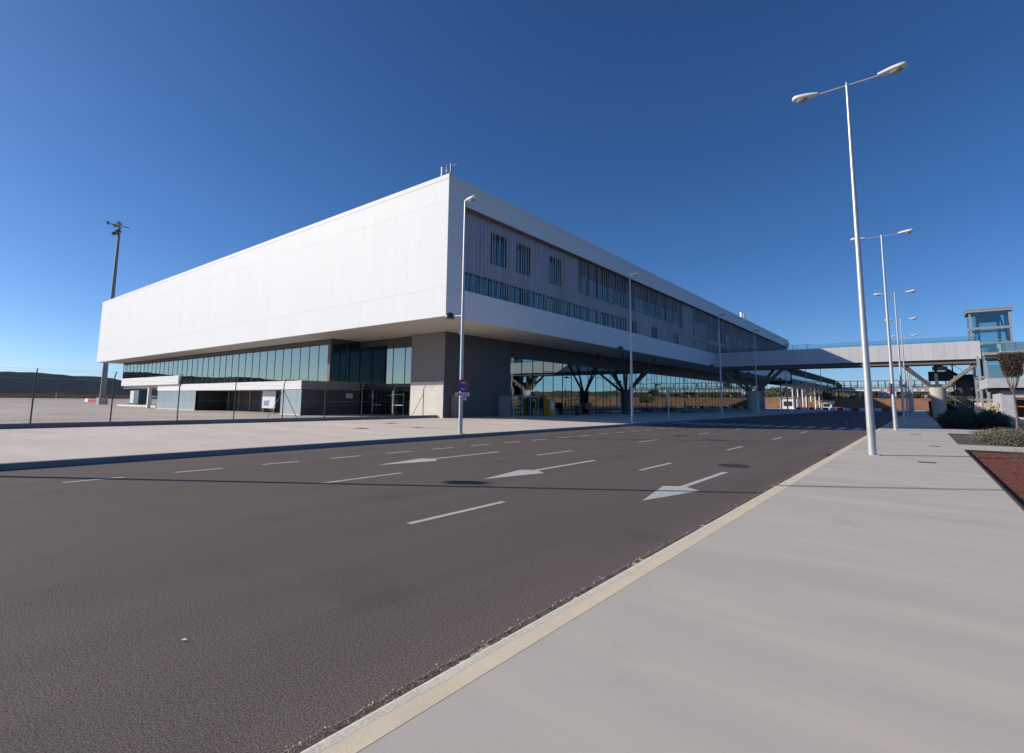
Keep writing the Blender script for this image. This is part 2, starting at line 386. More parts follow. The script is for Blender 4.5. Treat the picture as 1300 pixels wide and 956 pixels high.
for k in range(ny_):
    for q in range(len(pr)-1): a = k*len(pr)+q; gb.f.append((a, a+len(pr), a+len(pr)+1, a+1)); gb.sm.append(True)
struct('grass_bank', gb, m_ground)
def bank(x, y):
    zy = smooth((y-212)/16)*4.2+smooth((y-262)/50)*4.5
    zy *= smooth((x+150)/60)
    zx = smooth((x-70)/18)*2.9+smooth((x-100)/60)*4
    z = max(zy, zx)
    return z*(1+.18*fbm(x*.06, y*.06))+(.5*fbm(x*.25, y*.25) if z > .4 else 0)-.08
eb = MB(); sb = MB(); st = 4.0
nx, ny = 85, 125; X0, Y0 = -150, -80
grid = [[(X0+i*st, Y0+j*st, bank(X0+i*st, Y0+j*st)) for i in range(nx)] for j in range(ny)]
def addgrid(mb, cond):
    idx = {}
    for j in range(ny-1):
        for i in range(nx-1):
            q = [(i, j), (i+1, j), (i+1, j+1), (i, j+1)]; zc = sum(grid[b][a][2] for a, b in q)/4; xc, yc = grid[j][i][0], grid[j][i][1]
            if zc < .02 and xc < 66 and yc < 208: continue
            if cond(xc, yc, zc):
                f = []
                for a, b in q:
                    if (a, b) not in idx: idx[(a, b)] = len(mb.v); mb.v.append(grid[b][a])
                    f.append(idx[(a, b)])
                mb.f.append(tuple(f)); mb.sm.append(True)
isearth = lambda x, y, z: z < 4.4+1.0*fbm(x*.03, y*.03)
addgrid(eb, isearth); addgrid(sb, lambda x, y, z: not isearth(x, y, z))
struct('earth_bank', eb, m_earth); struct('scrub_slope', sb, m_scrubg)
def leaves(mb, cx, cy, cz, rx, ry, rz, n, s, shell=.45, flat=0):
    for i in range(n):
        while True:
            a, b, c = [random.uniform(-1, 1) for _ in range(3)]; d = math.sqrt(a*a+b*b+c*c)
            if shell < d < 1 and c > -.6: break
        k = .80+.42*noise.noise(Vector((a*2.7+cx, b*2.7+cy, c*2.7)))+.12*noise.noise(Vector((a*8, b*8+cy, c*8)))
        p = Vector((cx+a*rx*k, cy+b*ry*k, cz+c*rz*k))
        u = Vector([random.gauss(0, 1) for _ in range(3)]).normalized(); v = u.orthogonal().normalized()
        l = s*random.uniform(.6, 1.3); u *= l; v *= l*.45
        mb.quad(p-u, p-v, p+u, p+v)
random.seed(11); mb = MB()
for i in range(700):
    x = random.uniform(-100, 60); y = random.uniform(250, 330); z = bank(x, y)
    r = random.uniform(.8, 2.2)
    leaves(mb, x, y, z+r*.4, r, r, r*.8, 16, r*.42)
for i in range(420):
    x = random.uniform(85, 150); y = random.uniform(-40, 240); z = bank(x, y); r = random.uniform(.8, 2.2)
    leaves(mb, x, y, z+r*.4, r, r, r*.8, 14, r*.45)
for i in range(420):
    x = random.uniform(52, 82); y = random.uniform(-40, 250); z = max(0, bank(x, y)); r = random.uniform(.6, 1.9)*(1 if x > 60 else .7)
    leaves(mb, x, y, z+r*.4, r, r, r*.9, 14, r*.45)
o = mb.build('scrub', m_scrub, kind='stuff'); tag(o, 'low dry scrub covering the slopes beyond the road', 'scrub')

# ------------------------------------------------------------------ terminal building
BX0, BX1, BY0, BY1, ZS, ZT = -117.5, -27.35, 26.65, 157.6, 8.03, 19.14
T = thing('terminal_building', (-27.35, 26.65, .18), 'white box-shaped airport terminal raised over glass walls on the left', 'building')
core = MB(); core.box(BX0+.05, BX1-.62, BY0+.05, BY1-.05, ZS+.012, ZT-.3)
core.box(BX1-.62, BX1-.05, BY0+.05, 28.35, ZS+.012, ZT-.3)
core.box(BX1-.62, BX1-.05, 28.35, BY1-.05, ZS+.012, 10.24)
core.box(BX1-.62, BX1-.05, 28.35, BY1-.05, 17.1, ZT-.3)
core.build('building_core', m_back, T)
MB().box(BX0+.06, BX1-.06, BY0+.06, BY1-.06, ZT-.3, ZT-.22).build('roof', m_back, T)
# cladding panels: left facade
rows = [(ZS, 10.27), (10.27, 17.04), (17.04, 18.76)]
pw = (BX1-BX0)/60
for (za, zb_) in rows:
    me = MB().box(.003, pw-.003, 0, .045, za+.005, zb_-.005).mesh('cladding_panel', m_white)
    for i in range(60): piece('cladding_panel', me, T, (BX0+i*pw, BY0, 0))
me = None
ln = (BY1-28.35)/43
for (za, zb_) in ((ZS, 10.25), (17.1, 18.76)):
    me = MB().box(-.045, 0, .002, ln-.002, za+.003, zb_-.003).mesh('cladding_panel', m_white)
    for i in range(43): piece('cladding_panel', me, T, (BX1, 28.35+i*ln, 0))
for (za, zb_) in rows:
    me = MB().box(-.045, 0, BY0+.047-BY0, 28.344-BY0, za+.006, zb_-.006).mesh('cladding_panel', m_white)
    piece('cladding_panel', me, T, (BX1, BY0, 0))
cp = MB(); cp.box(BX0-.02, BX1+.02, BY0-.02, BY0+.3, 18.77, ZT); cp.box(BX1-.3, BX1+.02, BY0+.3, BY1, 18.77, ZT); cp.box(BX0-.02, BX0+.3, BY0+.3, BY1, 18.77, ZT)
cp.build('parapet_cap', m_cap, T)
MB().box(BX0-.01, BX0+.045, BY0+.05, BY1, ZS, 18.76).build('end_wall', m_white, T)
MB().box(BX0+.02, BX1-.02, BY0+.02, BY1-.02, ZS-.02, ZS+.01).build('soffit', m_soff, T)
# recessed upper facade : reveal, fins, windows
XB = BX1-.62
rv = MB(); rv.box(XB+.01, BX1-.047, 28.35, BY1-.05, 17.02, 17.098); rv.build('recess_head', m_brsof, T)
rv = MB(); rv.box(XB+.01, BX1-.0, 28.352, BY1-.05, 10.242, 10.30); rv.build('recess_sill', m_cap, T)
def win(y0, y1, z0, z1, dark=0):
    w = MB(); w.box(XB+.012, XB+.05, y0, y1, z0, z0+.06).box(XB+.012, XB+.05, y0, y1, z1-.06, z1).box(XB+.012, XB+.05, y0, y0+.06, z0+.06, z1-.06).box(XB+.012, XB+.05, y1-.06, y1, z0+.06, z1-.06)
    k = y0+2.0
    while k < y1-1: w.box(XB+.012, XB+.045, k-.03, k+.03, z0+.06, z1-.06); k += 2.0
    f = w.build('window', m_mulls, T)
    MB().box(XB+.004, XB+.02, y0+.05, y1-.05, z0+.05, z1-.05-dark).build('pane', m_glassB, f)
    if dark: MB().box(XB+.004, XB+.022, y0+.05, y1-.05, z1-.05-dark, z1-.05).build('dark_top', m_wtop, f)  # opaque dark panel across the upper part of the window
win(28.6, 58.2, 10.31, 12.0, .12); win(59.2, 61.3, 10.31, 12.0, 1.5)
for a, b in ((32.4, 34.5), (36.0, 38.0), (41.2, 43.3)): win(a, b, 13.4, 16.1, .5)
win(46.9, 75.4, 13.4, 16.98, 1.75); win(76.0, 77.8, 13.0, 16.98, 3.4)
win(65.9, 67.6, 10.31, 12.0, 1.5); win(73.9, 75.6, 10.31, 12.0, 1.5)
win(82.3, 150, 12.7, 16.98, 2.0); win(82.3, 150, 10.31, 12.0, .12)
random.seed(21)
fme = MB().box(-.05, .03, -.018, .018, 10.30, 17.02).mesh('fin', m_fin)
y = 28.6; nf = 0; rest = MB()
while y < 157:
    if nf < 298: piece('fin', fme, T, (BX1-.4, y, 0))
    else: rest.box(BX1-.45, BX1-.37, y-.018, y+.018, 10.30, 17.02)
    nf += 1; y += random.choice((.3, .36, .42, .5, .62))
rest.build('far_fins', m_fin, T, kind='stuff')
# --- walls below the box
CX, CY = -33.57, 32.7
w = MB(); w.box(-38.1, CX, CY+.0, 42.2, .15, ZS-.021); w.build('grey_wall', m_grey, T)
pl = MB(); pl.box(-38.0, CX-.01, CY-.06, CY-.003, .15, 3.45); pl.build('concrete_plinth', m_conw, T)
MB().box(CX+.003, CX+.06, 32.7, 42.2, .15, ZS-.021).build('side_cladding', m_cwall, T)
for a, b in ((33.6, 34.9), (40.2, 42.0)): MB().box(CX+.06, CX+.35, a, b, .15, 2.3).build('service_box', m_grey, T)
# curtain wall helper
def curtain(axis, pos, a0, a1, z0, z1, step, gm, mm, depth=.035, trans=None, mw=.05, mull=True):
    n = max(1, round((a1-a0)/step)); s = (a1-a0)/n; cache = {}
    def pane(z0_, z1_):
        key = (z0_, z1_)
        if key not in cache:
            m = MB()
            if axis == 'x': m.box(.02, s-.02, 0, .02, z0_, z1_)
            else: m.box(-.02, 0, .02, s-.02, z0_, z1_)
            cache[key] = m.mesh('glass_pane', gm)
        return cache[key]
    if axis == 'x': mme = MB().box(-mw/2, mw/2, -depth, .03, z0, z1).mesh('mullion', mm)
    else: mme = MB().box(-.03, depth, -mw/2, mw/2, z0, z1).mesh('mullion', mm)
    tme = None
    for i in range(n+1):
        loc = (a0+i*s, pos, 0) if axis == 'x' else (pos, a0+i*s, 0)
        if mull: piece('mullion', mme, T, loc)
        if i == n: break
        tz = trans(i) if trans else None
        if tz:
            piece('glass_pane', pane(z0, tz), T, loc); piece('glass_pane', pane(tz, z1), T, loc)
            if not tme:
                tme = (MB().box(mw/2, s-mw/2, -depth*.8, .03, -.03, .03) if axis == 'x' else MB().box(-.03, depth*.8, mw/2, s-mw/2, -.03, .03)).mesh('transom', mm)
            piece('transom', tme, T, (loc[0], loc[1], tz))
        else: piece('glass_pane', pane(z0, z1), T, loc)
# left band, its return, the recessed glazing and the long side glazing
curtain('x', 30.0, -114.4, -47.9, 3.56, 7.55, 1.85, m_glassL, m_mull)
MB().box(-114.4, -47.9, 29.93, 30.02, 7.55, ZS-.021).build('head_reflection_band', m_mull, T)  # dark strip standing in for the soffit reflected in the glass top
MB().box(-47.9, -47.4, 29.9, 30.1, 3.55, ZS-.021).build('corner_post', m_mull, T)
curtain('y', -47.4, 30.1, 33.5, 3.56, ZS-.021, 1.7, m_glassL, m_mull, depth=.06)
curtain('x', 33.5, -47.35, -38.1, .2, 7.35, 1.85, m_glassL, m_mulls, trans=lambda i: (2.75, 2.75, 2.2, 2.3, 2.75)[i])
MB().box(-47.35, -38.1, 33.42, 33.52, 7.35, ZS-.021).build('head_reflection_band', m_mull, T)  # same dark reflection strip carried over the recessed glazing
MB().box(-47.35, -38.1, 33.30, 33.42, 3.0, 3.35).build('door_canopy', m_mulls, T)
h = MB()
for xx in (-44.6, -41.3): h.beam((xx, 33.25, 1.25), (xx+1.5, 33.25, 1.25), .05, .05); h.beam((xx, 33.25, .3), (xx, 33.25, 2.7), .05, .05)
h.build('door_rail', m_signw, T)
tz = [2.3, 5.2, None, 5.0, 3.1, 4.7, 2.6, 4.4, 3.0, 5.4]
curtain('y', CX, 42.25, 150, .2, 6.3, 2.03, m_glassS, m_mulls, trans=lambda i: 2.35 if i < 3 else tz[(i*7) % 10], mw=.07)
MB().box(CX-.05, CX+.04, 42.25, 150, 6.3, ZS-.021).build('head_reflection_band', m_sdark, T)  # soffit reflection along the side glazing, built as a dark strip
MB().box(CX-.4, CX+.02, 150, BY1-2, .18, ZS-.021).build('far_wall', m_grey, T)
# interior shell so the glass has something behind it
MB().box(-85.4, CX-.5, 34, 150, .16, .215).build('interior_floor', m_intf, T)
MB().box(-86, -85.51, 26.9, 150, .17, 3.29).build('west_wall', m_grey, T)
MB().box(-114, -86.02, 44, 44.3, 3.5, 7.9).box(-85.4, CX-9, 44, 44.3, .22, 7.9).box(CX-9.3, CX-9, 44.3, 150, .22, 7.9).build('interior_wall', m_int, T)
MB().box(-114.4, -47.5, 30.12, 44, 3.3, 3.5).build('upper_floor', m_intf, T)
MB().box(-114.3, -114.1, 30.1, 44, 3.3, 7.9).build('end_glazing', m_glassL, T)
tr = MB()
for k in range(9):
    x = -112+k*8.2
    tr.tube((x, 36.5, 3.6), (x+4.1, 36.5, 7.8), .13, n=8); tr.tube((x+4.1, 36.5, 7.8), (x+8.2, 36.5, 3.6), .13, n=8)
tr.tube((-47.0, 36, 3.7), (-42.4, 36, 7.2), .16, n=8); tr.tube((-42.4, 36, 7.2), (-38.3, 36, 3.9), .16, n=8)
for k in range(5): y = 56+k*18; tr.tube((CX-4, y, .2), (CX-4, y, 7.9), .22, n=10)
tr.build('interior_truss', m_truss, T)
es = MB(); es.beam((CX-1.6, 46.0, 5.3), (CX-1.6, 53.0, .9), .1, .9); es.build('escalator_side', m_back, T)
# entrance doors with the yellow figure
dr = MB()
for k in range(4): dr.box(CX+.1, CX+.16, 42.7+k*1.5, 42.78+k*1.5, .2, 2.35)
dr.box(CX+.1, CX+.16, 42.7, 47.28, 2.28, 2.36); dr.build('door_frame', m_galv, T)
fc = bpy.data.curves.new('figure_two', 'FONT'); fc.body = '2'; fc.size = 2.15; fc.align_x = 'CENTER'
to = bpy.data.objects.new('tmp_text', fc); COL.objects.link(to)
dg = bpy.context.evaluated_depsgraph_get(); tm = bpy.data.meshes.new_from_object(to.evaluated_get(dg)); bpy.data.objects.remove(to)
tm.materials.clear(); tm.materials.append(m_yelg); tm.name = 'door_number'
piece('door_number', tm, T, (CX+.165, 46.45, .55), (R(90), 0, R(90)))
st_ = MB()
for z in (.6, 1.0, 1.5, 1.75): st_.box(CX+.12, CX+.125, 42.85, 44.1, z, z+.09)
st_.build('door_stripe', m_yelg, T)
# low block
LX0, LX1, LY0, LY1 = -85.5, -47.0, 26.65, 33.4
MB().box(LX0, LX1, LY0, LY1, 2.71, 3.55).build('low_parapet', m_cap, T)
MB().box(LX1+.003, LX1+.03, LY0+.04, LY1, 2.70, 3.56).build('parapet_return_shade', m_grey, T)  # grey skin over the white parapet end, its shade put into colour
MB().box(-100.9, -77.2, LY0-.3, LY0-.02, 3.56, 4.72).box(-100.9, -100.7, LY0-.02, 29.9, 3.56, 4.72).box(-100.7, -85.5, LY0-.02, 29.9, 3.42, 3.54).build('upper_parapet', m_cap, T)
lb = MB(); lb.box(LX1-.12, LX1-.02, LY0+.15, LY1, .18, 2.71)
lb.build('dark_side_wall', m_cwall, T)
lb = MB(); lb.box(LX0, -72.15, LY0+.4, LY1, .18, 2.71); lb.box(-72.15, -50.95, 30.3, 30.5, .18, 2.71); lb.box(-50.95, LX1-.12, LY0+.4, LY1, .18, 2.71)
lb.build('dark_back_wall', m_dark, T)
for a0, a1 in ((LX0, -72.15), (-50.9, LX1-.02)):
    n = round((a1-a0)/.95); s = (a1-a0)/n; me = MB().box(.008, s-.008, 0, .03, .3, 2.705).mesh('frosted_panel', m_frost)
    for i in range(n): piece('frosted_panel', me, T, (a0+i*s, LY0+.08, 0))
    MB().box(a0, a1, LY0+.02, LY0+.3, .18, .295).build('block_base', m_conw, T)
fr = MB()
for k in range(7): fr.box(-71+k*3, -70.9+k*3, 30.15, 30.3, .2, 2.7)
fr.build('door_frame', m_steel, T)
yf = MB(); 
for a, b, c, d in ((-60.4, -59.9, .5, 2.0), (-58.6, -58.3, .5, 2.0), (-60.4, -58.3, .5, .65), (-60.4, -58.3, 1.8, 2.0)): yf.box(a, b, 30.0, 30.05, c, d)
yf.build('yellow_door_frame', m_yel, T)
# objects under / near the block
p = thing('poster_board', (-54.5, 27.6, .19), 'white poster board with a blue picture standing in the dark opening', 'poster board')
MB().box(-56.4, -53.6, 27.55, 27.62, .75, 2.6).build('board', m_bridge, p)
MB().box(-56.2, -56.12, 27.55, 27.62, .19, .75).box(-53.9, -53.82, 27.55, 27.62, .19, .75).build('leg', m_steel, p)
b = MB(); b.quad((-56.1, 27.545, 1.0), (-54.9, 27.545, 1.0), (-54.8, 27.545, 1.75), (-55.2, 27.545, 1.5), (-55.9, 27.545, 1.6)); b.build('printed_picture', m_postb, p)
nt_ = MB().box(LX1+.0, LX1+.012, 31.7, 32.5, 1.9, 2.38).build('notice', m_paper); tag(nt_, 'white paper notice taped to the dark side wall of the low block', 'notice')
for i in range(5): MB().box(LX1+.013, LX1+.014, 31.78, 32.4-.1*(i % 2), 2.28-.08*i, 2.3-.08*i).build('text_line', m_print, nt_)
pc = MB(); pc.box(-90.0, -89.55, 26.8, 27.2, .19, 3.69); tag(pc.build('support_column', m_cap), 'square white column holding the projecting end of the low block', 'column')
cn = thing('luggage_container', (-108.50, 31, .19), 'blue and grey luggage container parked beside the white column', 'container')
MB().box(-111.00, -106.70, 30.5, 32.3, .75, 3.0).build('body', m_contb, cn); MB().box(-110.90, -108.90, 30.44, 30.498, .8, 2.9).build('side_panel', m_bridge, cn)
MB().box(-111.70, -106.10, 30.4, 32.4, .45, .7).build('chassis', m_sdark, cn)
for xx in (-110.80, -107.10):
    MB().tube((xx, 30.3, .42), (xx, 30.5, .42), .23, n=14).build('wheel', m_dark, cn)
ct = thing('baggage_cart', (-98.50, 31, .19), 'dark baggage cart with rails parked right of the container', 'cart')
MB().box(-100.20, -97.20, 30.4, 32, .5, .62).build('platform', m_sdark, ct)
c_ = MB()
for xx in (-100.10, -97.30):
    for yy in (30.45, 31.95): c_.tube((xx, yy, .62), (xx, yy, 1.9), .04, n=6)
c_.tube((-100.10, 30.45, 1.9), (-97.30, 30.45, 1.9), .04, n=6).tube((-100.10, 31.95, 1.9), (-97.30, 31.95, 1.9), .04, n=6); c_.build('rail', m_steel, ct)
for xx in (-99.70, -97.70): MB().tube((xx, 30.35, .36), (xx, 30.5, .36), .17, n=12).build('wheel', m_dark, ct)
tag(MB().box(-114, -94.5, 29.4, 34, .19, .5).build('loading_plinth', m_conw), 'low concrete plinth under the parked luggage equipment', 'plinth')
# antennas and vents on the roof
an = thing('antenna_cluster', (-28.8, 27.6, ZT), 'cluster of roof antennas on the nearest roof corner', 'antenna')
MB().tube((-29.15, 27.6, ZT-.25), (-29.15, 27.6, 20.5), .09, n=10).build('panel_antenna', m_lamp, an)
MB().tube((-28.75, 27.7, ZT-.25), (-28.75, 27.7, 20.65), .025, n=6).tube((-28.85, 27.7, 20.1), (-28.6, 27.7, 20.1), .06, n=6).build('whip_antenna', m_steel, an)
MB().tube((-28.25, 27.7, ZT-.25), (-28.25, 27.7, 20.6), .07, n=8).tube((-28.3, 27.7, 20.35), (-27.6, 27.7, 20.4), .02, n=5).build('dipole_antenna', m_steel, an)
MB().tube((-28.55, 27.4, ZT-.25), (-28.25, 27.65, 19.9), .04, n=6).build('stay', m_lamp, an)
vt = thing('roof_vent', (-30, 121.5, ZT), 'pair of pale vent pipes on the far part of the roof', 'vent')
for yy in (120.6, 122.4): MB().tube((-30, yy, ZT-.25), (-30, yy, 22.0), .35, n=12).build('pipe', m_lamp, vt)
tag(MB().tube((CX+1.2, 33.4, ZS-.022), (CX+1.2, 33.4, ZS-.2), .12, n=12).tube((CX+1.2, 33.4, ZS-.2), (CX+1.2, 33.4, ZS-.3), .12, .05, n=12).build('dome_camera', m_lamp), 'small dome camera under the soffit near the grey corner', 'camera')

# tree shaped columns below the soffit
def treecol(loc, topz, spread, trunkz, r, label, zb=.18):
    t = thing('branching_column', loc, label, 'column', 'branching columns along the terminal')
    x, y, z = loc
    b = MB(); b.loft([[(x+math.cos(k*math.pi/8)*q, y+math.sin(k*math.pi/8)*q, zz) for k in range(16)] for q, zz in ((r*.9, z), (r, trunkz*.6), (r*1.25, trunkz))]); b.build('trunk', m_sdark, t)
    for dx, dy in spread:
        b = MB(); b.tube((x+dx*.08, y+dy*.08, trunkz-.1), (x+dx, y+dy, topz), .15, .12, n=10); b.build('branch', m_sdark, t)
    return t
treecol((-30.4, 62.9, .18), ZS-.02, ((-1.5, -5), (1.2, -3.2), (-1.2, 3.2), (1.5, 6.5)), 3.2, .55, 'dark branching column under the soffit behind the second single lamp')
# small objects by the entrance
vm = thing('ticket_machine', (-31.9, 47.4, .18), 'yellow machine with a pale screen beside the entrance doors', 'machine')
MB().bevbox(-32.4, -31.6, 46.7, 47.9, .18, 2.05, .05).build('cabinet', m_yel, vm); MB().box(-31.597, -31.58, 46.95, 47.6, .9, 1.8).build('screen', m_paper, vm)
rp = thing('red_help_post', (-31.5, 55, .18), 'dark red totem with a wide head standing by the side glazing', 'post')
MB().box(-31.6, -31.4, 54.9, 55.3, .18, 1.0).build('stem', m_redd, rp); MB().box(-31.65, -31.35, 54.0, 55.5, .9, 1.65).build('head', m_redd, rp)
bn = thing('waste_bin', (-31.3, 52.2, .18), 'dark waste bin between the yellow machine and the red totem', 'bin')
MB().bevbox(-31.6, -31.0, 51.9, 52.5, .18, 1.3, .06).build('body', m_sdark, bn); MB().box(-31.62, -30.98, 51.88, 52.52, 1.305, 1.36).build('lid', m_steel, bn)
for i, (x, y) in enumerate(((-30.9, 60.6), (-30.6, 66.6))):
    be = thing('bench', (x, y, .18), ('small pale bench left of the branching column', 'small pale bench right of the branching column')[i], 'bench')
    MB().box(x-.25, x+.25, y-.8, y+.8, .58, .64).build('seat', m_lamp, be)
    for yy in (y-.6, y+.6): MB().box(x-.2, x+.2, yy-.04, yy+.04, .18, .58).build('leg', m_steel, be)
for i, y in enumerate((85, 96)):
    rk = thing('trolley_row', (-29.8, y, .18), ('row of nested luggage trolleys before the side glazing', 'second row of luggage trolleys farther along the glazing')[i], 'trolleys')
    b = MB()
    for k in range(9):
        yy = y-2.4+k*.6; b.tube((-30.1, yy, .5), (-29.5, yy, .5), .03, n=5).tube((-30.1, yy, .3), (-30.1, yy, 1.15), .025, n=5).tube((-29.5, yy, .3), (-29.5, yy, 1.15), .025, n=5).tube((-30.1, yy, 1.15), (-29.5, yy, 1.15), .03, n=5)
    b.build('frame', m_steel, rk); MB().box(-30.05, -29.55, y-2.5, y+2.5, .28, .46).build('baskets', m_sdark, rk)

# ------------------------------------------------------------------ perimeter fence on its low wall
FX = -34.4
F = thing('security_fence', (FX, 18, .19), 'green posts and wires of the airport fence on a low concrete wall', 'fence')
MB().box(FX-.12, FX+.1, -60, 32.65, .12, .44).build('base_wall', m_wallf, F)
fp = MB(); fp.tube((0, 0, .44), (0, 0, 2.75), .034, n=8).tube((0, 0, 2.74), (.3, 0, 3.12), .03, .026, n=8); pm = fp.mesh('post', m_green)
br = MB(); br.tube((0, 0, 2.35), (0, -1.05, .46), .02, n=6).tube((0, 0, 2.35), (0, 1.05, .46), .02, n=6); bm_ = br.mesh('brace', m_green)
br1 = MB(); br1.tube((0, 0, 2.35), (0, -1.2, .46), .02, n=6); bm1 = br1.mesh('brace', m_green)
ys = [5.45+3.2*k for k in range(-19, 9)]
for y in ys: piece('post', pm, F, (FX, y, 0))
for y in (18.25, -13.75, -45.75): piece('brace', bm_, F, (FX, y, 0))
piece('brace', bm1, F, (FX, ys[-1], 0))
wr = MB()
for z in (.6, 1.6, 2.65): wr.tube((FX, -60, z), (FX, 32.6, z), .004, n=4, caps=False)
for k in (.1, .2, .29): wr.tube((FX+k, -60, 2.75+k*1.25), (FX+k, 32.6, 2.75+k*1.25), .004, n=4, caps=False)
wr.build('wire', m_wire, F)

# ------------------------------------------------------------------ street lamps
def head_rings(x0, d, L, w, h, z, lens=False):
    rings = []
    for t in (0, .06, .2, .45, .7, .88, .97, 1):
        ww = w*(.38+.62*math.sin(min(1, t*1.5)*math.pi/2))*(1 if t < .85 else math.sqrt(max(.02, 1-((t-.85)/.155)**2)))
        hh_ = h*(.5+.5*math.sin(min(1, t*1.6)*math.pi/2))*(1 if t < .85 else math.sqrt(max(.03, 1-((t-.85)/.155)**2)))
        zc = z+t*.05
        rings.append([(x0+d*t*L, math.cos(a)*ww/2*(-d), zc+(math.sin(a)*hh_*.62 if math.sin(a) > 0 else math.sin(a)*hh_*.38)) for a in [k*math.pi/8 for k in range(16)]])
    return rings
def lamp_head(parent, x0, d, z, sub=True):
    off = ROOT[parent.name]; b = MB(); b.loft(head_rings(x0, d, .82, .34, .2, z)); b.v = [(v[0]+off[0], v[1]+off[1], v[2]) for v in b.v]
    h_ = b.build('lamp_head', m_lamp, parent)
    l = MB(); xs = x0+d*.5; l.loft([[(xs+math.cos(a)*.2*q, math.sin(a)*.12*q, zz) for a in [k*math.pi/8 for k in range(16)]] for q, zz in ((1, z-.02), (.9, z-.085), (.5, z-.115))]); l.v = [(v[0]+off[0], v[1]+off[1], v[2]) for v in l.v]
    l.build('lamp_lens', m_lens, h_)
    return h_
def double_lamp(loc, H, label):
    t = thing('double_street_lamp', loc, label, 'street lamp', 'double-headed street lamps along the right pavement')
    x, y, z = loc
    MB().tube((x, y, z), (x, y, H), .118, .042, n=20).tube((x, y, H), (x, y, H+.12), .055, .03, n=10).build('pole', m_galv, t)
    MB().box(x-.2, x+.2, y-.2, y+.2, z-.01, z+.02).build('base_plate', m_galv, t)
    MB().box(x+.118, x+.124, y-.06, y+.06, z+.55, z+.95).build('access_door', m_galv, t)
    MB().tube((x-.95, y, H-.0), (x+.95, y, H-.0), .028, n=8).build('arm', m_galv, t)
    lamp_head(t, -.88, -1, H+.03); lamp_head(t, .88, 1, H+.03)
    return t
ords = ['nearest tall double-headed lamp, filling the right side of the pavement', 'second double-headed lamp from the camera on the right pavement', 'third double-headed lamp along the right pavement', 'fourth double-headed lamp, just before the footbridge', 'fifth double-headed lamp, first one past the footbridge', 'sixth double-headed lamp along the right pavement', 'seventh double-headed lamp along the right pavement', 'farthest double-headed lamp on the right pavement']
d0 = double_lamp((-1.3, 20.4, .15), 12.83, ords[0])
for k, y in enumerate((41.0, 63.3, 83.6, 104, 124.5, 145, 165.5)): copy_tree(d0, (-1.3, y, .15), None, ords[k+1])
def single_lamp(loc, H, label):
    t = thing('single_street_lamp', loc, label, 'street lamp', 'single-arm street lamps along the left kerb'); x, y, z = loc
    MB().tube((x, y, z), (x, y, H), .105, .045, n=16).build('pole', m_galv, t)
    MB().box(x-.17, x+.17, y-.17, y+.17, z-.01, z+.02).build('base_plate', m_galv, t)
    lamp_head(t, -.02, 1, H+.03)
    MB().tube((x, y, 5.98), (x-.75, y, 6.02), .022, n=6).build('side_arm', m_galv, t)
    b = MB(); b.loft([[(x-.92+math.cos(a)*q, y+math.sin(a)*q, zz) for a in [k*math.pi/8 for k in range(16)]] for q, zz in ((.25, 5.9), (.26, 6.0), (.2, 6.14), (.1, 6.22))]); b.build('dome_floodlight', m_dome, t)
    return t
sl = ['nearest single lamp, with the no-parking sign on its pole', 'second single lamp on the left, at the tip of the sunlit pavement', 'third single lamp on the left, before the footbridge', 'fourth single lamp on the left, close to the footbridge', 'fifth single lamp on the left, past the footbridge', 'sixth single lamp on the left, far along the road', 'farthest single lamp on the left side of the road']
s0 = single_lamp((-17.67, 18.4, .15), 11.88, sl[0])
for k, y in enumerate((37.6, 60.9, 77.2, 98, 118, 138)): copy_tree(s0, (-17.67, y, .15), None, sl[k+1])
copy_tree(s0, (-17.67, .95, .15), None, 'single lamp on the left kerb outside the picture, casting the long shadow')
# no parking sign on lamp 1
sg = thing('no_parking_sign', (-17.67, 18.4, 2.5), 'round blue and red no-parking sign clamped to the nearest left lamp', 'sign')
def vdisc(cx, cy, cz, r, t, n=28): return MB().tube((cx, cy, cz), (cx, cy-t, cz), r, n=n)
vdisc(-17.58, 18.26, 2.48, .32, .02).build('rim', m_red, sg); vdisc(-17.58, 18.24, 2.48, .235, .006).build('face', m_blue, sg)
b = MB(); b.beam((-17.74, 18.228, 2.64), (-17.42, 18.228, 2.32), .006, .07); b.build('diagonal_bar', m_red, sg)
MB().box(-17.68, -17.48, 18.226, 18.2335, 2.60, 2.655).box(-17.68, -17.50, 18.226, 18.2335, 2.29, 2.34).build('pale_mark', m_signw, sg)
pt = thing('sign_plate', (-17.67, 18.4, 2.05), 'rectangular grey plate under the round no-parking sign', 'sign')
MB().box(-17.95, -17.25, 18.24, 18.26, 1.97, 2.15).build('plate', m_signw, pt); MB().box(-17.72, -17.4, 18.24, 18.26, 1.78, 1.92).build('lower_plate', m_signw, pt)
MB().box(-17.88, -17.33, 18.235, 18.238, 2.035, 2.085).build('faint_print', m_print, pt); MB().box(-17.67, -17.46, 18.235, 18.238, 1.83, 1.87).build('faint_print', m_red, pt)
sg.rotation_euler = pt.rotation_euler = (0, 0, R(42))
s2 = thing('post_sign', (-17.67, 45.1, .15), 'narrow post with a small pale sign on the shaded left pavement', 'sign')
MB().tube((-17.67, 45.1, .15), (-17.67, 45.1, 2.9), .05, n=10).build('post', m_galv, s2); MB().box(-17.82, -17.5, 45.02, 45.04, 2.2, 2.85).build('panel', m_sgrey, s2)
s3 = thing('red_sign', (-1.3, 40.9, 2.9), 'red sign seen edge-on on the second double-headed lamp', 'sign')
MB().box(-1.48, -1.42, 40.75, 41.25, 2.5, 3.15).build('panel', m_red, s3); MB().box(-1.41, -1.35, 40.95, 41.05, 2.6, 2.7).build('clamp', m_galv, s3)
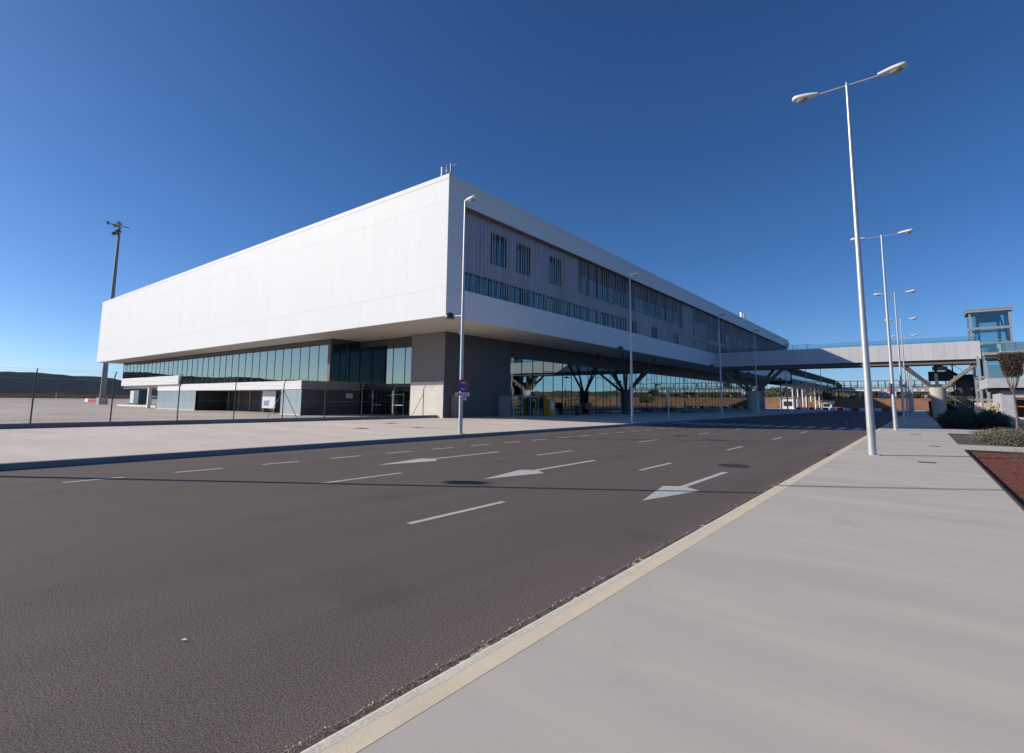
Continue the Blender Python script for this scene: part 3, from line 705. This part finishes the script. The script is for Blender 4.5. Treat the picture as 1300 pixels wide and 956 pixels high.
# floodlight mast
fm = thing('floodlight_mast', (-138.3, 33, .19), 'tall floodlight mast behind the far left end of the terminal', 'mast')
MB().tube((-138.3, 33, .19), (-138.3, 33, 39.6), .55, .24, n=16).build('pole', m_mast, fm); MB().box(-139.3, -137.3, 32.2, 33.8, .19, 1.6).build('base_cabinet', m_steel, fm)
MB().beam((-140.1, 33, 38.2), (-136.5, 33, 38.2), .14, .14).beam((-140.1, 33, 40.0), (-136.5, 33, 40.0), .14, .14).beam((-138.3, 31.2, 39.9), (-138.3, 34.8, 39.9), .14, .14).build('crossbar', m_sdark, fm)
for x, y, z in ((-139.9, 32.7, 38.4), (-139.2, 32.7, 38.4), (-137.5, 32.7, 38.4), (-136.7, 32.7, 38.4), (-139.9, 32.7, 40.2), (-139.2, 32.7, 40.2), (-137.5, 32.7, 40.2), (-136.7, 32.7, 40.2), (-138.3, 31.1, 40.1)):
    b = MB(); b.beam((x, y, z), (x-.1, y-.55, z-.3), .62, .6); b.build('floodlight', m_sgrey if z > 40 else m_dome, fm)
for i, (x, y, h_) in enumerate(((-420, 77, 6.5), (-300, 70.5, 4.6))):
    mp_ = thing('marker_pole', (x, y, .19), ('red and white marker pole far out on the airfield', 'red topped marker pole just left of the floodlight mast')[i], 'pole')
    MB().tube((x, y, .19), (x, y, h_*.6), .16, n=8).build('lower_pole', m_signw, mp_); MB().tube((x, y, h_*.6), (x, y, h_), .28, n=8).build('upper_pole', m_red, mp_)
for i in range(8):
    x = -214+i*5.2; y = 46.8+i*-.6+abs(x+214)*-.03
    b = MB(); b.bevbox(x, x+3.4, y-.35, y+.35, .19, 1.2, .15)
    tag(b.build('apron_barrier', m_red if i > 1 else m_bprw), ('leftmost', 'second', 'third', 'fourth', 'fifth', 'sixth', 'seventh', 'rightmost')[i]+' of the eight low barrier blocks by the floodlight mast, '+('white' if i < 2 else 'red'), 'barrier', 'barriers on the apron')

# ------------------------------------------------------------------ footbridge
YB = 91.4
B = thing('footbridge', (1.9, YB+2, .15), 'grey clad footbridge crossing the road from the terminal to the stairs', 'footbridge')
n = 28; x0, x1 = BX1+.02, 6.75; s = (x1-x0)/n
me = MB().box(.008, s-.008, -.0, .05, 7.95, 10.32).mesh('cladding_panel', m_bridge)
for i in range(n): piece('cladding_panel', me, B, (x0+i*s, YB, 0))
MB().box(x0, x1, YB+.052, YB+.15, 7.97, 10.3).box(x0, x1, YB+3.85, YB+4, 7.95, 10.3).build('side_beam', m_back, B)
MB().box(x0, x1, YB+.16, YB+3.84, 8.0, 8.3).build('deck', m_brsof, B)
g = MB(); g.box(x0, 6.6, YB+.35, YB+.9, 7.38, 7.97); g.box(x0, 6.6, YB+3.1, YB+3.65, 7.38, 7.97)
for k in range(12): g.box(x0+1.4+k*2.7, x0+1.6+k*2.7, YB+.9, YB+3.1, 7.55, 7.95)
g.build('girder', m_brsof, B)
ng = 17; s = (x1-x0)/ng
me = MB().box(.03, s-.03, 0, .02, 10.33, 11.0).mesh('parapet_glass', m_glassC)
pm2 = MB().box(-.03, .03, -.03, .05, 10.33, 10.98).mesh('parapet_post', m_steel)
for i in range(ng):
    piece('parapet_glass', me, B, (x0+i*s, YB+.1, 0)); piece('parapet_post', pm2, B, (x0+i*s, YB+.14, 0))
    piece('parapet_glass', me, B, (x0+i*s, YB+3.9, 0))
MB().box(x0, x1, YB+.08, YB+.2, 11.0, 11.05).build('handrail', m_steel, B)
def pier(x, r, zt, struts, mat, ms):
    b = MB(); b.loft([[(x+math.cos(a)*q, YB+2+math.sin(a)*q*.8, zz) for a in [k*math.pi/12 for k in range(24)]] for q, zz in ((r*.78, .12), (r*.85, zt*.5), (r, zt))]); b.build('pier', mat, B)
    for dx, dy in struts:
        b = MB(); b.beam((x+dx*.12, YB+2+dy*.1, zt-.15), (x+dx, YB+2+dy, 7.4), .42, .42); b.build('strut', ms, B)
pier(2.1, .95, 4.25, ((-3.6, -1.2), (4.2, -1.2), (-3.6, 1.3), (4.2, 1.3)), m_pier, m_rust)
MB().box(1.85, 2.2, YB+1.8, YB+2.2, 4.2, 7.4).build('post', m_sdark, B)
pier(-21.9, 1.15, 3.85, ((-4.9, -1.2), (4.9, -1.2), (-3.0, 1.3), (3.0, 1.3)), m_pier, m_rust)
# lift and stair tower
V = thing('lift_tower', (8, 95, .15), 'glazed lift and stair tower at the right end of the footbridge', 'tower')
fr = MB()
for x in (6.1, 10.0):
    for y in (93.2, 97.2): fr.box(x-.11, x+.11, y-.11, y+.11, .15, 14.35)
fr.build('frame_column', m_steel, V)
for z in (14.35, 12.0, 9.9, 5.4, 2.4):
    e = .35 if z > 14 else .16
    MB().box(6.1-e, 10+e, 93.2-e, 93.2+.12, z-.0, z+.32).box(6.1-e, 10+e, 97.1, 97.2+e, z, z+.32).box(6.1-e, 6.1+.12, 93.32, 97.1, z, z+.32).box(9.88, 10+e, 93.32, 97.1, z, z+.32).build('frame_beam', m_steel, V)
MB().box(5.7, 10.4, 92.8, 97.6, 14.67, 14.78).build('tower_roof', m_steel, V)
for za, zc in ((12.33, 14.34), (10.23, 11.99), (5.73, 9.89), (2.73, 5.39)):
    MB().box(6.27, 9.83, 93.08, 93.1, za, zc).build('front_glass', m_glassT, V); MB().box(5.95, 5.97, 93.4, 97, za, zc).build('side_glass', m_glassT, V)
    MB().box(10.12, 10.14, 93.4, 97, za, zc).build('side_glass', m_glassT, V)
ins = MB()
for x in (7.0, 9.1): ins.box(x-.07, x+.07, 94.6, 94.75, .2, 14.2); ins.box(x-.07, x+.07, 96.4, 96.5, .2, 14.2)
ins.box(6.9, 9.2, 94.5, 96.6, 13.3, 14.2); ins.beam((6.4, 93.6, 10.3), (7.0, 94.6, 14.2), .12, .12).beam((9.8, 93.6, 10.3), (9.1, 94.6, 14.2), .12, .12)
ins.build('lift_guide', m_sdark, V)
MB().box(6.85, 15, 89.6, 93.0, 8.25, 8.62).build('deck', m_steel, V)
MB().box(7.0, 15, 89.8, 92.8, 7.7, 8.24).build('deck_beam', m_sdark, V)
MB().box(6.9, 15, 89.62, 89.65, 8.7, 9.75).build('deck_glass', m_glassT, V)
b = MB()
for k in range(9): b.box(6.9+k, 6.95+k, 89.66, 89.71, 8.62, 9.8)
b.box(6.88, 15, 89.6, 89.7, 9.8, 9.85); b.build('deck_railing', m_steel, V)
b = MB(); b.beam((8.2, 92.5, 10.6), (14, 92.5, 9.0), .05, .06); b.quad((9.0, 92.4, 8.65), (14.0, 92.4, 8.65), (14, 92.4, 9.0), (9.0, 92.4, 10.1)); b.build('ramp_side', m_back, V)
MB().box(7.6, 8.9, 92.7, 92.75, 8.7, 9.9).build('pale_panel', m_signw, V)
for x in (6.35, 7.05): MB().box(x-.14, x+.14, 90.6, 90.95, .15, 8.24).build('leg', m_galv, V)
MB().box(7.3, 10.4, 92.9, 92.95, 5.0, 7.2).build('lower_glass', m_glassS, V)
MB().box(7.0, 9.6, 92.4, 92.8, 4.4, 5.2).build('stone_band', m_conw, V)
# stair flights
ST = thing('outdoor_stair', (4, 97, .15), 'dark switchback stair under the right end of the footbridge', 'stair')
for a, b_, c, d in ((4.1, 6.0, 3.1, 6.1), (4.1, 6.0, .15, 1.5), (1.2, 3.9, 5.2, 6.6)): MB().box(a, b_, 95.6, 95.75, c, d).build('side_panel', m_stair, ST)
MB().box(1.7, 3.4, 95.5, 95.58, 6.7, 7.3).build('pale_panel', m_conw, ST)
for (xa, za), (xb, zb2) in (((5.8, .3), (2.4, 2.6)), ((2.4, 2.6), (5.8, 5.0)), ((5.8, 5.0), (2.4, 7.6))):
    b = MB(); b.beam((xa, 97, za), (xb, 97, zb2), 1.6, .35); b.build('flight', m_stair, ST)
    r_ = MB(); r_.beam((xa, 96.1, za+1.1), (xb, 96.1, zb2+1.1), .06, .06); r_.build('handrail', m_steel, ST)
r_ = MB()
for k in range(9): r_.box(4.15+k*.22, 4.19+k*.22, 95.6, 95.64, 1.6, 3.0)
r_.box(4.1, 6.0, 95.59, 95.66, 2.98, 3.03); r_.build('landing_railing', m_galv, ST)
MB().box(1.0, 6.2, 97.8, 98, .15, 2.4).build('back_wall', m_stair, ST)
for x in (3.95, 6.1): MB().box(x-.08, x+.08, 96.4, 96.6, .15, 8.0).build('post', m_sdark, ST)

# ------------------------------------------------------------------ right side: hut, walls, plants
Hh = thing('entrance_hut', (6.5, 60, .13), 'small grey rendered hut with a flat overhanging roof at the right edge', 'hut')
MB().box(4.5, 10, 58, 65.5, 3.25, 4.04).build('roof', m_grend, Hh)
MB().box(5.0, 9.8, 58.6, 65, 3.05, 3.247).build('roof_soffit', m_sdark, Hh)
MB().box(5.3, 6.12, 58.7, 64.8, .13, 3.05).box(6.12, 9.6, 58.7, 64.8, 2.45, 3.05).box(6.12, 9.6, 60.2, 64.8, .13, 2.45).build('wall', m_grend, Hh)
MB().box(6.13, 6.25, 58.8, 58.95, .4, 2.44).box(6.25, 9.5, 58.8, 58.95, 2.3, 2.44).box(6.25, 9.5, 58.8, 58.95, 1.7, 1.78).build('doorframe', m_orange, Hh)
MB().box(6.25, 9.5, 59.4, 59.45, .3, 2.3).build('door', m_sdark, Hh)
Wl = thing('stone_wall', (4.6, 60.5, .13), 'rough pale limestone wall between the hedge and the grey hut', 'wall')
random.seed(31)
for r_ in range(5):
    x = 3.55+random.uniform(0, .2)
    while x < 5.25:
        w_ = random.uniform(.35, .6); b = MB(); z0 = .13+r_*.38
        b.bevbox(x+.012, min(5.28, x+w_)-.012, 59.9+random.uniform(-.05, .05), 60.4, z0+.012, z0+.37, .03); b.build('stone', m_lime, Wl); x += w_
def rock(x, y, z, r, seed, label):
    b = MB(); n_, m_ = 14, 9; rings = []
    for i in range(m_):
        ph = math.pi*(i+.5)/m_-math.pi/2; ring = []
        for k in range(n_):
            a = 2*math.pi*k/n_; d = Vector((math.cos(a)*math.cos(ph), math.sin(a)*math.cos(ph), math.sin(ph)))
            q = r*(1+.28*noise.noise(d*1.7+Vector((seed, 0, 0)))+.12*noise.noise(d*4+Vector((seed, 2, 0))))
            ring.append((x+d.x*q*1.2, y+d.y*q, z+d.z*q*.8))
        rings.append(ring)
    b.loft(rings, smooth=False); tag(b.build('boulder', m_lime), label, 'boulder')
rock(4.9, 52.0, .5, .75, 1.3, 'pale limestone boulder left of the tree trunk'); rock(6.1, 52.5, .35, .8, 5.1, 'pale limestone boulder at the right edge behind the tree')
def bush(name, x, y, z, rx, ry, rz, n, s, mat, label, blades=False, cat='bush', group=None):
    t = thing(name, (x, y, z), label, cat, group); b = MB()
    leaves(b, x, y, z+rz*.25, rx, ry, rz, n, s, shell=.3)
    for i in range(n//14):
        a = random.random()*6.28; q = math.sqrt(random.random())*.95; px_, py_ = x+math.cos(a)*q*rx, y+math.sin(a)*q*ry
        h_ = rz*(1-q*q)**.5*.9+z+rz*.1; l = random.uniform(.5, 2.4)*s*2; dx, dy = random.gauss(0, .35)*l, random.gauss(0, .35)*l
        b.quad((px_-s*.12, py_, h_-s), (px_+s*.12, py_, h_-s), (px_+dx, py_+dy, h_+l))
    b.build('foliage', mat, t)
    st2 = MB()
    for k in range(7):
        a = k*.9; st2.tube((x, y, z), (x+math.cos(a)*rx*.5, y+math.sin(a)*ry*.5, z+rz*.7), .02, .008, n=5)
    st2.build('stem', m_bark, t)
random.seed(41)
bush('bush', 3.15, 31.2, .12, 1.75, 1.9, .62, 16000, .036, m_leafg, 'grey green low bush in the asphalt bed by the tree')
bush('bush', 3.35, 21.4, .11, .62, .9, .75, 9000, .03, m_leafg, 'grey green bush cut off by the right picture edge')
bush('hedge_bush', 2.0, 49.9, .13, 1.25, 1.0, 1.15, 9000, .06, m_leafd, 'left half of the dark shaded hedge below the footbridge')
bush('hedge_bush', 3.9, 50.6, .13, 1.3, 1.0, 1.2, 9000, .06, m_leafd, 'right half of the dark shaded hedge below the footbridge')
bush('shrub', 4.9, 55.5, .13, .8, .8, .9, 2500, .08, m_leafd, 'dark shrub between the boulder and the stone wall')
tw = thing('twiggy_plant', (2.2, 21.5, .11), 'thin bare twiggy plant in the red mulch bed', 'plant')
b = MB()
for k in range(26):
    a = random.random()*6.28; l = random.uniform(.15, .45); p0 = Vector((2.2+random.gauss(0, .15), 21.5+random.gauss(0, .15), .11)); p1 = p0+Vector((math.cos(a)*l*.5, math.sin(a)*l*.5, l)); b.tube(p0, p1, .006, .002, n=4, caps=False)
    for q in range(3): a2 = random.random()*6.28; m2 = p0.lerp(p1, random.uniform(.4, .9)); b.tube(m2, m2+Vector((math.cos(a2), math.sin(a2), .8))*.08, .003, .001, n=3, caps=False)
b.build('stem', m_bark, tw)
# pruned tree
tr_ = thing('pruned_tree', (4.3, 41.4, .13), 'small clipped tree with a boxy brown crown at the right edge', 'tree')
random.seed(43)
tk = MB(); tk.tube((4.3, 41.4, .13), (4.34, 41.4, 1.3), .075, .06, n=8).tube((4.34, 41.4, 1.3), (4.3, 41.4, 2.55), .06, .05, n=8); tk.build('trunk', m_bark, tr_)
for k in range(8):
    a = k*.8; b = MB(); p1 = (4.3+math.cos(a)*.22, 41.4+math.sin(a)*.22, 3.1); b.tube((4.3, 41.4, 2.5-.05*(k % 3)), p1, .035, .022, n=6); b.tube(p1, (4.35+math.cos(a)*.42, 41.4+math.sin(a)*.42, 4.5), .022, .008, n=5)
    b.build('branch', m_bark, tr_)
cr = MB()
for i in range(7500):
    a, b_, c = [random.uniform(-1, 1) for _ in range(3)]; w_ = .46+.10*c
    p = Vector((4.35+a*w_, 41.4+b_*w_, 4.16+c*.66)); p += Vector([random.gauss(0, .035) for _ in range(3)])
    u = Vector((random.gauss(0, .5), random.gauss(0, .5), random.gauss(0, 1))).normalized(); v = u.orthogonal().normalized(); l = random.uniform(.03, .07); u *= l; v *= l*.35
    cr.quad(p-u, p-v, p+u, p+v)
for i in range(160):
    a, b_ = random.uniform(-1, 1), random.uniform(-1, 1); z = random.uniform(3.55, 4.5); x, y = 4.35+a*.45, 41.4+b_*.45
    cr.tube((x*.9+.43, y*.9+4.14, z), (x+a*.08, y+b_*.08, z+.38), .006, .002, n=3, caps=False)
cr.build('crown', m_leafb, tr_)

# ------------------------------------------------------------------ far canopy gallery and far bridge
G = thing('louvred_gallery', (-29, 205, 0), 'dark louvred gallery continuing beyond the far end of the terminal', 'gallery')
gx, g0, g1 = -27.0, BY1+.3, 252
MB().box(gx-6, gx, g0, g1, 7.2, 8.7).build('floor_beam', m_sdark, G); MB().box(gx-6.2, gx+.2, g0, g1, 11.4, 11.7).build('roof', m_sdark, G)
MB().box(gx-.06, gx-.04, g0, g1, 8.7, 9.7).build('glass_band', m_glassC, G); MB().box(gx-6, gx-5.9, g0, g1, 8.2, 11.4).build('back_glass', m_glassC, G)
lv = MB().box(-.12, .0, -.06, .06, 9.7, 11.4).mesh('louvre', m_sdark); y = g0+.3
while y < g1: piece('louvre', lv, G, (gx, y, 0)); y += .55
pmm = MB().box(-.12, .0, -.14, .14, 8.7, 11.4).mesh('post', m_sdark); y = g0
while y < g1: piece('post', pmm, G, (gx-.15, y, 0)); piece('post', pmm, G, (gx-5.7, y, 0)); y += 2.4
cm = MB().tube((0, 0, -.05), (0, 0, 7.3), .2, n=10).mesh('column', m_bprw); y = g0+8
while y < g1: piece('column', cm, G, (gx-.8, y, 0)); piece('column', cm, G, (gx-5.2, y+4, 0)); y += 9
FB = thing('far_footbridge', (0, 253, 0), 'long low truss footbridge crossing far behind the near one', 'footbridge')
MB().box(gx-6, 60, 252, 256, 7.9, 8.6).build('deck', m_steel, FB); MB().box(gx-6, 60, 252, 256, 11.3, 11.55).build('roof', m_steel, FB)
pp = MB().box(-.2, .2, 0, .2, 8.6, 11.3).mesh('post', m_sdark)
for k in range(38): piece('post', pp, FB, (gx-4+k*2.3, 252, 0))
lp = MB().box(-.5, .5, 0, .04, 7.2, 7.8).mesh('lower_window', m_bprw)
for k in range(38): piece('lower_window', lp, FB, (gx-4+k*2.3, 251.9, 0))
MB().box(gx-6, 60, 252, 255, 6.9, 7.88).build('lower_beam', m_steel, FB)
MB().box(gx-6, 60, 252.02, 252.1, 9.5, 9.7).box(gx-6, 60, 251.9, 251.98, 8.7, 8.95).build('rail', m_sdark, FB)
for x in (-18, 2, 22, 42): MB().box(x-.5, x+.5, 253.4, 254.6, -.1, 6.9).build('pier', m_steel, FB)
cpy = thing('small_canopy', (-24, 236, 0), 'small white flat canopy on posts under the far bridge', 'canopy')
MB().box(-26, -11, 232, 240, 6.9, 7.3).build('roof', m_bprw, cpy)
for x in (-24.5, -12.5): MB().box(x-.2, x+.2, 235.8, 236.2, -.1, 6.9).build('post', m_sdark, cpy)
# barriers, cabins, far trees
random.seed(51)
for i in range(14):
    x = -29+i*1.75; c = (m_red, m_bprw)[i % 2]
    b = MB(); b.bevbox(x, x+1.45, 172, 172.5, -.02, .85, .1)
    tag(b.build('road_barrier', c), ('leftmost', 'second', 'third', 'fourth', 'fifth', 'sixth', 'seventh')[i//2]+(' red' if i % 2 == 0 else ' white')+' plastic barrier of the row closing the far road', 'barrier', ('red' if i % 2 == 0 else 'white')+' barriers across the far road')
for i in range(6):
    x = -17.5+i*1.9; t = thing('site_cabin', (x, 240, 3), ('leftmost', 'second', 'third', 'fourth', 'fifth', 'rightmost')[i]+' small white cabin in the row on the far earth bank', 'cabin', 'white cabins on the far bank')
    z = 4.3; MB().box(x, x+1.35, 238, 241, z, z+2.4).build('body', m_hutw, t); MB().box(x+.4, x+.9, 237.9, 237.99, z+.3, z+1.9).build('door', m_sgrey, t)
bh = thing('gate_booth', (-31.5, 190, 0), 'white gate booth with a dark window beyond the terminal', 'booth')
MB().box(-36, -31, 188, 193, -.05, 3.6).build('wall', m_hutw, bh); MB().box(-36.4, -30.6, 187.6, 193.4, 3.6, 4.0).build('roof', m_sgrey, bh); MB().box(-35, -32, 187.9, 187.99, 1.1, 2.6).build('window', m_dome, bh)
b2 = thing('ticket_kiosk', (-25, 200, 0), 'pale kiosk with a flat roof near the far barriers', 'kiosk')
MB().box(-25.8, -22.8, 199, 202, -.05, 2.7).build('wall', m_hutw, b2); MB().box(-27, -22, 198.4, 202.6, 2.7, 3.0).build('roof', m_sgrey, b2); MB().box(-25.2, -23.4, 198.9, 198.99, 1.0, 2.0).build('window', m_dome, b2)
def tree(x, y, z, h, r, label, mat=m_scrub):
    t = thing('olive_tree', (x, y, z), label, 'tree', 'trees on the far earth bank'); b = MB(); b.tube((x, y, z-.2), (x, y, z+h*.5), .2, .12, n=7)
    for k in range(4): a = k*1.7; b.tube((x, y, z+h*.4), (x+math.cos(a)*r*.6, y+math.sin(a)*r*.6, z+h*.75), .1, .04, n=5)
    b.build('trunk', m_bark, t)
    c = MB(); leaves(c, x, y, z+h*.65, r, r, h*.4, 900, r*.14, shell=.25); c.build('crown', mat, t)
tree(-27, 215, .8, 5.5, 3.6, 'round green tree between the kiosk and the gate booth'); tree(7.3, 170, 0, 4.2, 3.0, 'round green tree behind the bridge pier')
for i, (x, y) in enumerate(((-44, 262), (-8, 275), (6, 268), (14, 290), (-30, 285), (24, 262), (34, 240))): tree(x, y, bank(x, y), random.uniform(4, 6), random.uniform(2.4, 3.6), ('tree behind the far columns', 'tree over the left part of the far bank', 'tree on the bank right of the white cabins', 'tree high on the far slope', 'tree behind the louvred gallery', 'tree beyond the lift tower', 'tree on the bank at far right')[i])
random.seed(61)
for i in range(10):
    x = 86+random.uniform(-8, 20); y = 10+i*22; tree(x, y, bank(x, y), random.uniform(4, 7), random.uniform(2.5, 4), ('first', 'second', 'third', 'fourth', 'fifth', 'sixth', 'seventh', 'eighth', 'ninth', 'tenth')[i]+' tree along the bank right of the picture, counted away from the camera')

# ------------------------------------------------------------------ air
m_hz = bpy.data.materials.new('haze'); m_hz.use_nodes = True; n_ = m_hz.node_tree; n_.nodes.remove(n_.nodes['Principled BSDF'])
pv = n_.nodes.new('ShaderNodeVolumePrincipled'); pv.inputs['Color'].default_value = (.5, .72, 1, 1); pv.inputs['Density'].default_value = .00002; pv.inputs['Anisotropy'].default_value = .2
n_.links.new(pv.outputs[0], n_.nodes['Material Output'].inputs['Volume'])
hz = MB().box(-4400, 4400, -4400, 4400, -7.5, 190).build('haze', m_hz, kind='stuff'); tag(hz, 'thin bluish air over the far hills', 'haze')
